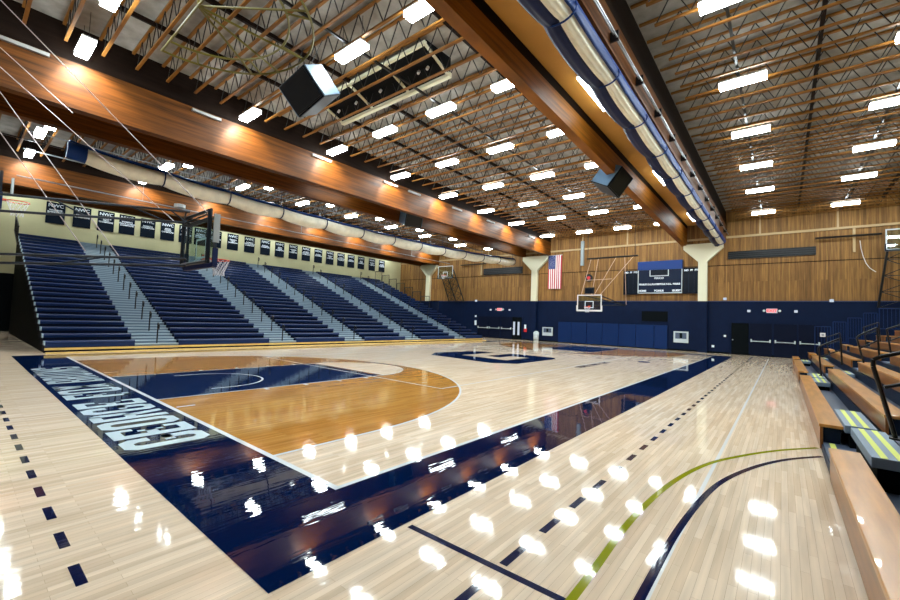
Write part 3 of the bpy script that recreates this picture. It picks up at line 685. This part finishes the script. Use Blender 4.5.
def backboard(parent, c, right, nrm, w, h, frame_m, pad_m, rimz=-.0, dark_back=False):
    """c = centre; nrm faces the court"""
    c, R, N = Vector(c), Vector(right).normalized(), Vector(nrm).normalized(); U = Vector((0, 0, 1))
    MB().obox(c, R, N, U, w / 2 - .04, .008, h / 2 - .04).build('glass', M['glass'], parent)
    f = MB()
    for e in (-1, 1):
        f.obox(c + U * e * (h / 2 - .03), R, N, U, w / 2, .03, .03); f.obox(c + R * e * (w / 2 - .03), R, N, U, .03, .03, h / 2 - .06)
    f.build('frame', frame_m, parent)
    t = MB(); b0 = -h / 2 + .22
    for e in (-1, 1): t.obox(c + N * .012 + R * e * .30 + U * (b0 + .23), R, N, U, .025, .003, .23)
    for z_ in (b0, b0 + .46): t.obox(c + N * .012 + U * z_, R, N, U, .325, .003, .025)
    t.build('target_square', M['txt'], parent)
    p = MB().obox(c - U * (h / 2 + .01), R, N, U, w / 2 + .03, .05, .05)
    for e in (-1, 1): p.obox(c + R * e * (w / 2 + .01) - U * (h / 2 - .18), R, N, U, .035, .05, .2)
    p.build('edge_padding', pad_m, parent)
# near basket
nb = empty('basketball_backstop', (CX, 1.2, 2.8), 'near basketball hoop with glass backboard and orange rim held by dark folding arms', 'basketball hoop')
backboard(nb, (CX, 1.2, 3.4), (1, 0, 0), (0, 1, 0), 1.83, 1.14, M['steel'], M['navycloth'])
rim(nb, (CX, 1.66, 3.05), (0, 1, 0))
MB().box(-6.73, -6.69, 1.14, 1.27, 3.35, 4.02).build('light_edge', M['galv'], nb)
fr = MB()
for a, b in (((-8.45, 1.08, 2.85), (-8.45, 1.08, 4.12)), ((-6.8, 1.08, 2.85), (-6.8, 1.08, 4.12))): fr.tube(a, b, .05, 8)
fr.tube((-8.5, 1.08, 4.1), (-6.75, 1.08, 4.1), .04).tube((-8.5, 1.08, 2.9), (-6.75, 1.08, 2.9), .04).tube((-8.45, 1.05, 3.9), (-6.8, 1.05, 3.9), .025)
fr.build('mounting_frame', M['steel'], nb)
def ext(a, b, k): a, b = Vector(a), Vector(b); return tuple(a + (b - a) * k)
B = {1: ((-7.7, .95, 4.15), (-9.3, -2.64, 3.99)), 2: ((-7.65, .95, 3.87), (-9.3, -2.62, 3.63)), 3: ((-7.76, .95, 2.99), (-9.3, -2.56, 2.73)), 4: ((-7.73, .95, 2.83), (-9.3, -2.55, 2.54))}
for k, (a, b) in B.items(): MB().tube(a, ext(a, b, 1.25), .028, 8).build('folding_arm', M['steel'], nb)
lp_ = lambda k, t: ext(B[k][0], B[k][1], t)
for p_, q_, r_ in ((lp_(1, .64), lp_(2, .50), .018), (lp_(3, .40), lp_(4, .62), .018), (lp_(1, .1), lp_(2, .02), .018), (lp_(1, .02), (-8.4, 1.05, 3.95), .02), (lp_(2, .02), (-6.9, 1.05, 4.0), .02), (lp_(1, .30), lp_(2, .12), .016)):
    MB().tube(p_, q_, r_).build('arm_brace', M['steel'], nb)
MB().path([ext(*B[4], 1.25), ext(*B[1], 1.25), (ext(*B[1], 1.25)[0], ext(*B[1], 1.25)[1], 9.1)], .05, 8).build('mast', M['steel'], nb)
MB().tube((-7.95, .8, 4.25), (-7.95, .8, 4.33), .12, 16).build('winch_pulley', M['grey'], nb)
# suspension cables of the near backstop, running up to the roof
CB = [((-11.85, -2.35, 9.5), (-6.77, 1.0, 4.03)), ((-13.27, -2.18, 8.83), (-9.0, -1.12, 6.14)), ((-13.27, -2.16, 8.30), (-8.2, .86, 3.88)), ((-13.45, -2.2, 7.80), (-9.0, -.1, 3.0)), ((-16.02, -2.91, 8.73), (-9.0, -.72, 3.03))]
CL = ['pale steel cable running down to the top of the near glass backboard', 'faint short steel cable ending high beside the near backstop cables', 'pale steel cable between the two cable pairs, ending on the upper folding arm', 'pale steel cable ending on the lower folding arm, right one of the outer pair', 'pale steel cable ending on the lower folding arm, left one of the outer pair']
for (a, b), l in zip(CB, CL): tag(MB().tube(a, b, .011, 5).build('suspension_cable', M['cable']), l, 'cable', 'near backstop cables')
# far basket
fb = empty('basketball_backstop', (CX, 27.43, 2.8), 'far basketball hoop with white framed glass backboard on the far baseline', 'basketball hoop')
backboard(fb, (CX, 27.43, 3.38), (-1, 0, 0), (0, -1, 0), 1.83, 1.18, M['flagwhite'], M['flagwhite'])
rim(fb, (CX, 27.05, 3.05), (0, -1, 0))
MB().tube((-8.2, 27.6, 3.95), (-5.6, 29.6, 3.3), .045).tube((-7.0, 27.6, 3.95), (-5.6, 29.6, 3.3), .04).tube((-7.62, 27.6, 3.2), (-5.6, 29.6, 3.3), .04).build('folding_arm', M['steel'], fb)
q = MB()
for a, b in (((-8.3, 27.6, 4.0), (-7.75, 28, 6.75)), ((-7.5, 27.6, 4.0), (-7.2, 28, 6.75)), ((-7.3, 27.6, 4.0), (-5.9, 28, 6.75)), ((-6.9, 27.6, 3.95), (-4.7, 28, 6.75)), ((-5.6, 29.6, 3.3), (-5.3, 28, 6.75)), ((-8.0, 27.8, 5.1), (-6.1, 27.8, 5.15))): q.tube(a, b, .018, 5)
q.build('stay_tube', mat('pinkish_stay_tube', (205, 170, 150), .4), fb)
MB().tube((-8.07, 28, 6.76), (-4.4, 28, 6.78), .06).tube((-8.0, 28, 6.76), (-8.0, 28, 9.1), .02).tube((-4.6, 28, 6.76), (-4.6, 28, 9.1), .02).build('cross_bar', M['blacksteel'], fb)
sc = empty('shot_clock', (-7.68, 27.6, 4.05), 'small black shot clock box mounted above the far backboard', 'shot clock')
MB().box(-8.0, -7.34, 27.48, 27.66, 4.06, 4.52).build('housing', M['blacksteel'], sc)
MB().box(-7.94, -7.40, 27.47, 27.48, 4.08, 4.44).build('display', M['boarddark'], sc)
# folded side baskets in the far corners
def side_basket(x0, x1, z0, z1, y, legs, label, lean=0):
    r = empty('folded_backstop', ((x0 + x1) / 2, y, z0), label, 'basketball hoop', 'folded side backstops')
    backboard(r, ((x0 + x1) / 2, y, (z0 + z1) / 2), (-1, 0, 0), (0, -1, 0), x1 - x0, z1 - z0, M['grey'], M['steel'])
    rim(r, ((x0 + x1) / 2, y - .35, z0 + .3), (0, -1, 0))
    tm = MB()
    for a, b in legs: tm.tube(a, b, .06, 6)
    for i in range(len(legs) - 1):
        (a, b), (c, d) = legs[i], legs[i + 1]
        for j in range(4):
            t0, t1 = j / 4, (j + 1) / 4
            A_ = Vector(a).lerp(Vector(b), t0); B_ = Vector(c).lerp(Vector(d), t1); C_ = Vector(c).lerp(Vector(d), t0); D_ = Vector(a).lerp(Vector(b), t1)
            tm.tube(A_, B_, .03, 4); tm.tube(C_, D_, .03, 4); tm.tube(D_, B_, .03, 4)
    tm.build('truss', M['blacksteel'], r)
side_basket(-26.3, -24.2, 6.25, 7.6, 31.6, [((-25.9, 31.8, 6.4), (-25.3, 32.5, 3.7)), ((-25.1, 31.8, 6.4), (-24.3, 32.5, 3.7)), ((-24.3, 31.8, 7.2), (-23.2, 32.5, 3.7))], 'folded basketball hoop on a dark truss beside the pale column behind the navy bleachers')
side_basket(8.25, 10.3, 6.75, 8.0, 31.9, [((8.4, 32.1, 7.2), (8.0, 32.6, 3.4)), ((9.9, 32.1, 7.2), (10.3, 32.6, 3.4))], 'folded basketball hoop on a dark cross-braced truss above the wooden bleachers')
for (x0, x1, z, d) in ((-24.0, -20.6, 7.75, 'left of the far end vent'), (5.2, 8.2, 7.9, 'right of the long dark wall vent')):
    tag(MB().tube((x0, 32.7, z), (x1, 32.7, z), .06).tube((x0 + .3, 32.7, z), (x0 + .3, 33, z), .03).tube((x1 - .3, 32.7, z), (x1 - .3, 33, z), .03).build('wall_bar', M['blacksteel']), f'black horizontal bar on the wood wall {d}', 'bar')
# retracted side hoop at the left edge
sh = empty('folded_backstop', (-13, -1.8, 4.3), 'retracted side hoop seen edge-on near the left edge with orange rim', 'basketball hoop', 'folded side backstops')
backboard(sh, (-13.0, -1.98, 4.75), (1, 0, 0), (0, 1, 0), 1.4, .95, M['steel'], M['navycloth'])
rim(sh, (-13.0, -1.60, 4.58), (0, 1, 0))
MB().tube((-13.0, -2.3, 4.2), (-13.0, -2.3, 9.5), .05).build('mast', M['steel'], sh); MB().tube((-13.0, -2.3, 4.75), (-13.0, -1.98, 4.75), .04).build('mount_arm', M['steel'], sh)
MB().tube((-12.9, -1.74, 4.75), (-12.9, -1.74, 5.2), .03).build('light_tube', M['grey'], sh)

# ------------------------------------------------------------------ far wall fittings
YW = YF - .02
def wall_text(s, size, x, z, y, parent, bold=.004, m=None): return text('lettering', s, size, (x, y, z), (1, 0, 0), (0, 0, 1), m or M['txt'], parent, bold)
sb = empty('scoreboard', (-4, 33, 4.4), 'large navy scoreboard with white labels on the wood wall', 'scoreboard')
MB().box(-5.6, -2.42, 32.70, 32.98, 4.42, 6.30).build('main_panel', M['board'], sb)
MB().box(-5.62, -2.40, 32.66, 32.98, 6.30, 7.0).build('top_panel', M['boardblue'], sb)
MB().box(-6.75, -5.64, 32.74, 32.98, 4.33, 6.32).build('side_panel', M['boarddark'], sb)
MB().box(-2.36, -1.27, 32.74, 32.98, 4.38, 6.36).build('side_panel', M['boarddark'], sb)
q = MB()
for x in (-5.6, -2.46): q.box(x, x + .05, 32.68, 32.70, 4.42, 6.3)
q.box(-5.6, -2.42, 32.68, 32.70, 4.42, 4.48)
q.box(-4.72, -4.66, 32.67, 32.70, 5.82, 6.28).box(-3.40, -3.34, 32.67, 32.70, 5.82, 6.28).box(-4.72, -3.34, 32.67, 32.70, 5.78, 5.84)
q.build('white_border', M['grey'], sb)
MB().box(-4.6, -3.46, 32.68, 32.70, 5.88, 6.26).build('clock_display', M['boarddark'], sb)
wall_text('PERIOD', .20, -4.03, 5.62, 32.69, sb)
for x, s in ((-5.25, 'FOULS'), (-4.78, 'T.O.L.'), (-4.27, 'PLAYER'), (-3.78, 'FOUL'), (-3.33, 'T.O.L.'), (-2.8, 'FOULS')): wall_text(s, .17, x, 5.14, 32.69, sb, .01)
for x, s in ((-5.25, 'HOME'), (-4.03, 'BONUS'), (-2.8, 'GUEST')): wall_text(s, .20, x, 4.62, 32.69, sb, .01)
for x0_ in (-6.5, -2.15):
    for j, s in enumerate(('NO', 'PF', 'PTS')): wall_text(s, .18, x0_ + j * .35, 6.16, 32.73, sb, .01)
    q = MB()
    for j in (1, 2): q.box(x0_ - .18 + j * .35 - .01, x0_ - .18 + j * .35 + .01, 32.73, 32.74, 4.45, 6.05)
    q.build('panel_divider', M['board'], sb)
# flag
fg = empty('american_flag', (-12.95, 32.9, 8.1), 'united states flag hung vertically on the wood wall beside the pale column', 'flag')
fx0, fx1, fz0, fz1 = -13.62, -12.28, 4.95, 8.1
f_ = MB(); sw = (fx1 - fx0) / 13; can = (7 * sw, 1.28)
fy = lambda x, z: 32.86 + .03 * math.sin(x * 9 + z * .6)
ft = lambda x0, x1, z0, z1, mi, n=6: None
def cloth(x0, x1, z0, z1, mi):
    f_.cur = mi; n = max(1, int((z1 - z0) / .25))
    for i in range(n):
        a, b = z0 + (z1 - z0) * i / n, z0 + (z1 - z0) * (i + 1) / n
        f_.hexa([(x0, fy(x0, a), a), (x1, fy(x1, a), a), (x1, fy(x1, a) + .015, a), (x0, fy(x0, a) + .015, a), (x0, fy(x0, b), b), (x1, fy(x1, b), b), (x1, fy(x1, b) + .015, b), (x0, fy(x0, b) + .015, b)])
for k in range(13):
    x = fx0 + k * sw
    mi = 0 if k % 2 == 0 else 1
    cloth(x, x + sw, fz0, fz1 - (can[1] if k < 7 else 0), mi)
    if k < 7: cloth(x, x + sw, fz1 - can[1], fz1, 2)
f_.build('cloth', [M['red'], M['flagwhite'], M['flagblue']], fg)
st_ = MB()
for a in range(11):
    for b in range(9):
        if (a + b) % 2 == 0:
            x = fx0 + can[0] * (b + 1) / 10; z = fz1 - can[1] * (a + 1) / 12; y = fy(x, z) - .008
            P_ = [(x + .028 * (1 if j % 2 == 0 else .4) * math.cos(PI / 2 + j * PI / 5), z + .028 * (1 if j % 2 == 0 else .4) * math.sin(PI / 2 + j * PI / 5)) for j in range(10)]
            st_.prism(P_, lambda p_, q_, t, y=y: (p_, y + t, q_), -.002, .004)
st_.build('stars', M['flagwhite'], fg)
MB().tube((fx0 - .05, 32.87, 8.1), (fx1 + .05, 32.87, 8.1), .02).build('hanging_rod', M['grey'], fg)
# long dark wall vents
for (x0, x1, z0, z1, l) in ((.47, 5.25, 6.86, 7.42, 'long dark vent slot high on the wood wall right of the scoreboard'), (-21.06, -16.4, 6.55, 7.25, 'long dark vent slot on the wood wall left of the flag')):
    r = empty('wall_vent', ((x0 + x1) / 2, 33, z0), l, 'vent')
    MB().box(x0, x1, 32.92, 32.99, z0, z1).build('recess', M['blacksteel'], r)
    q = MB()
    for j in range(4): q.box(x0 + .03, x1 - .03, 32.90, 32.92, z0 + .06 + j * (z1 - z0) / 4, z0 + .1 + j * (z1 - z0) / 4)
    q.build('louvers', M['louver'], r)
for (x, w, z0, z1, m_, l) in ((-10.35, .28, 7.0, 9.2, 'ducts', 'grey vertical duct on the wood wall above the far hoop'), (7.03, .12, 6.9, 8.42, 'tanpaint', 'pale vertical post below the wall ledge above the wooden bleachers'), (-21.3, .14, 6.6, 8.42, 'tanpaint', 'pale vertical post on the wood wall beside the left dark vent')):
    tag(MB().box(x - w / 2, x + w / 2, 32.82, 32.98, z0, z1).build('wall_duct', M[m_]), l, 'duct')
tag(MB().path([(7.29, 32.9, 7.6), (7.33, 32.9, 7.1), (7.42, 32.9, 6.6), (7.55, 32.9, 6.15), (7.71, 32.9, 5.85), (7.97, 32.9, 5.6)], .02, 5).build('hanging_rope', M['flagwhite']), 'thin white rope drooping on the wood wall near the right truss', 'rope')
el = empty('wall_emblem', (-9.75, 32.9, 5.87), 'round dark emblem with red glow on the wood wall above the far hoop', 'emblem')
MB().tube((-9.75, 32.98, 5.87), (-9.75, 32.9, 5.87), .34, 20).build('housing', M['blacksteel'], el); MB().tube((-9.75, 32.9, 5.87), (-9.75, 32.88, 5.87), .15, 16).build('lens', M['alarm'], el)
# doors
def door_set(idx, xs, z1, name0):
    for j, (x0, x1, bar) in enumerate(xs):
        d = MB().box(x0 + .02, x1 - .02, 32.93, 32.97, .02, z1).build(f'door_{idx + j}', M['seatdark'] if bar else M['black']); d['kind'] = 'structure'
        if bar:
            b = MB().tube((x0 + .10, 32.85, 1.02), (x1 - .12, 32.85, 1.02), .03, 6).box(x0 + .06, x0 + .14, 32.84, 32.95, .96, 1.16).box(x1 - .16, x1 - .08, 32.84, 32.95, .96, 1.16)
            b.build('push_bar', M['grey'], d)
        else:
            MB().tube((x0 + .1, 32.86, 1.05), (x0 + .1, 32.95, 1.05), .04, 8).build('door_handle', M['galv'], d)
    x0, x1 = xs[0][0], xs[-1][1]
    structure(f'trim_{idx + 20}', MB().box(x0 - .08, x0, 32.90, 32.98, 0, z1 + .1).box(x1, x1 + .08, 32.90, 32.98, 0, z1 + .1).box(x0, x1, 32.90, 32.98, z1, z1 + .1), M['navywall'])
door_set(1, [(.68, 1.72, False), (1.75, 3.0, True), (3.07, 4.3, True), (4.35, 5.5, True)], 2.25, '')
door_set(6, [(-21.6, -20.2, True), (-20.2, -18.8, True), (-18.7, -17.4, True), (-17.4, -16.3, False)], 2.2, '')
for (x, l) in ((-17.15, 'left'), (-16.65, 'right')):
    tag(MB().box(x - .1, x + .1, 32.89, 32.92, .45, 1.75).build('door_window', M['glow']), f'narrow lit window strip, {l} one of the pair in the far doorway', 'window strip')
def exit_sign(x, z, l):
    r = empty('exit_sign', (x, 32.9, z), l, 'exit sign', 'exit signs')
    MB().box(x - .30, x + .30, 32.88, 32.97, z - .15, z + .15).build('housing', M['exitbody'], r)
    wall_text('EXIT', .27, x, z, 32.87, r, .008, M['exitface'])
    for e in (-1, 1): MB().tube((x + e * .42, 32.85, z), (x + e * .42, 32.93, z), .08, 10).build('emergency_lamp', M['grey'], r)
exit_sign(2.98, 3.15, 'red exit sign above the right-hand navy doors'); exit_sign(-18.9, 2.95, 'red exit sign above the far left doors')
for (x, z, w, l) in ((1.71, 3.12, .18, 'small white wall light left of the right exit sign'), (4.24, 3.13, .18, 'small white wall light right of the right exit sign'), (-20.0, 2.9, .17, 'small white wall light left of the far left exit sign'), (-17.73, 2.92, .17, 'small white wall light right of the far left exit sign'),
                  (5.98, 3.85, .2, 'white wall fixture at the top of the navy wall above the guard panels'), (.3, 3.98, .2, 'small white fixture on the navy wall top near the pale column'), (-21.9, 3.85, .22, 'small white fixture at the navy wall top behind the bleachers')):
    tag(MB().box(x - w / 2, x + w / 2, 32.86, 32.96, z - w * .45, z + w * .45).build('wall_light', M['glow']), l, 'wall light')
for (x, z, w, h, l) in ((.31, 1.29, .14, .14, 'tiny pale switch plate on the navy wall left of the right doors'), (-.42, .5, .16, .16, 'tiny pale outlet plate low on the navy wall beside the column'), (-15.3, .55, .2, .2, 'small pale outlet low beside the trash can'), (-21.9, 1.5, .24, .5, 'small white box on the navy wall left of the far doors'), (-21.9, 2.2, .2, .2, 'tiny white plate above the white box left of the far doors')):
    tag(MB().box(x - w / 2, x + w / 2, 32.92, 32.97, z - h / 2, z + h / 2).build('wall_plate', M['txt']), l, 'wall plate')
al = empty('fire_alarm', (-15.9, 32.9, 1.2), 'red and white fire alarm pull station beside the far left doors', 'fire alarm')
MB().box(-16.05, -15.75, 32.9, 32.97, .8, 1.15).build('housing', M['alarm'], al); MB().box(-16.0, -15.8, 32.88, 32.9, 1.1, 1.5).build('label_plate', M['txt'], al)
for (x0, x1, z0, z1, l) in ((-3.0, -2.0, .62, 1.48, 'white framed wall cabinet low on the navy wall under the scoreboard'), (-14.07, -13.05, .56, 1.35, 'white framed wall cabinet low on the navy wall left of the blue pads')):
    r = empty('wall_cabinet', ((x0 + x1) / 2, 32.9, z0), l, 'wall cabinet', 'white wall cabinets')
    MB().box(x0, x1, 32.9, 32.97, z0, z1).build('frame', M['grey'], r)
    MB().box(x0 + .12, x1 - .12, 32.88, 32.9, z0 + .3, z1 - .1).build('panel', M['tread'], r)
    MB().box((x0 + x1) / 2 - .08, (x0 + x1) / 2 + .1, 32.86, 32.88, z0 + .35, z1 - .12).build('latch', M['black'], r)
tag(MB().box(-5.33, -3.42, 32.92, 32.97, 2.2, 3.0).build('wall_panel', M['black']), 'black rectangular panel on the navy wall under the scoreboard', 'panel')
pads = [(-12.47, -11.2), (-11.2, -9.8), (-9.8, -8.45), (-8.45, -7.1), (-7.1, -5.75), (-5.75, -4.37), (-4.37, -3.42)]
for k, (a, b) in enumerate(pads):
    tag(MB().box(a + .015, b - .015, 32.82, 32.97, .06, 1.9).build('wall_pad', M['bluepad'], bevel=.02), f'blue padded wall panel behind the far hoop, {ordw(k + 1)} from the left', 'wall pad', 'blue wall pads')
tc_ = empty('trash_can', (-14.35, 32.2, 0), 'pale grey trash can against the navy wall by the far left doors', 'trash can')
MB().tube((-14.35, 32.2, 0), (-14.35, 32.2, .8), .22, 16, .26).build('body', M['grey'], tc_, True); MB().tube((-14.35, 32.2, .8), (-14.35, 32.2, .95), .27, 16, .12).build('lid', M['grey'], tc_)
# white dashes along the far baseline are painted lettering on the court border
text('far_lettering', 'GEORGE FOX BRUINS', 1.0, (-7.62, LEN + .58, Z4), (1, 0, 0), (0, 1, 0), M['letter'], fl, .02, 1.05)

# ------------------------------------------------------------------ camera, world, view
cx, cy, cz, yaw, pit, rol, f = 3.54709602, -2.61450202, 1.76006745, -6.85668697e-01, 4.71558300e-02, 3.71466451e-02, 407.195605
fw = Vector((math.sin(yaw) * math.cos(pit), math.cos(yaw) * math.cos(pit), math.sin(pit)))
r0 = Vector((math.cos(yaw), -math.sin(yaw), 0)); u0 = r0.cross(fw)
r2 = r0 * math.cos(rol) + u0 * math.sin(rol); u2 = -r0 * math.sin(rol) + u0 * math.cos(rol)
cam = bpy.data.cameras.new('camera'); cam.sensor_width = 36; cam.lens = f / 900 * 36; cam.clip_start = .05; cam.clip_end = 200
co = bpy.data.objects.new('camera', cam); COL.objects.link(co)
mw = Matrix.Identity(4)
for i in range(3): mw[i][0], mw[i][1], mw[i][2] = r2[i], u2[i], -fw[i]
mw.translation = Vector((cx, cy, cz)); co.matrix_world = mw
S = bpy.context.scene; S.camera = co
w = bpy.data.worlds.new('world'); S.world = w; w.use_nodes = True
w.node_tree.nodes['Background'].inputs[0].default_value = (.05, .08, .12, 1); w.node_tree.nodes['Background'].inputs[1].default_value = .3
S.view_settings.view_transform = 'Standard'; S.view_settings.look = 'None'; S.view_settings.gamma = 1.0; S.view_settings.exposure = 1.45
S.view_settings.use_curve_mapping = False
S.cycles.max_bounces = 6; S.cycles.diffuse_bounces = 4; S.cycles.glossy_bounces = 3; S.cycles.sample_clamp_indirect = 6
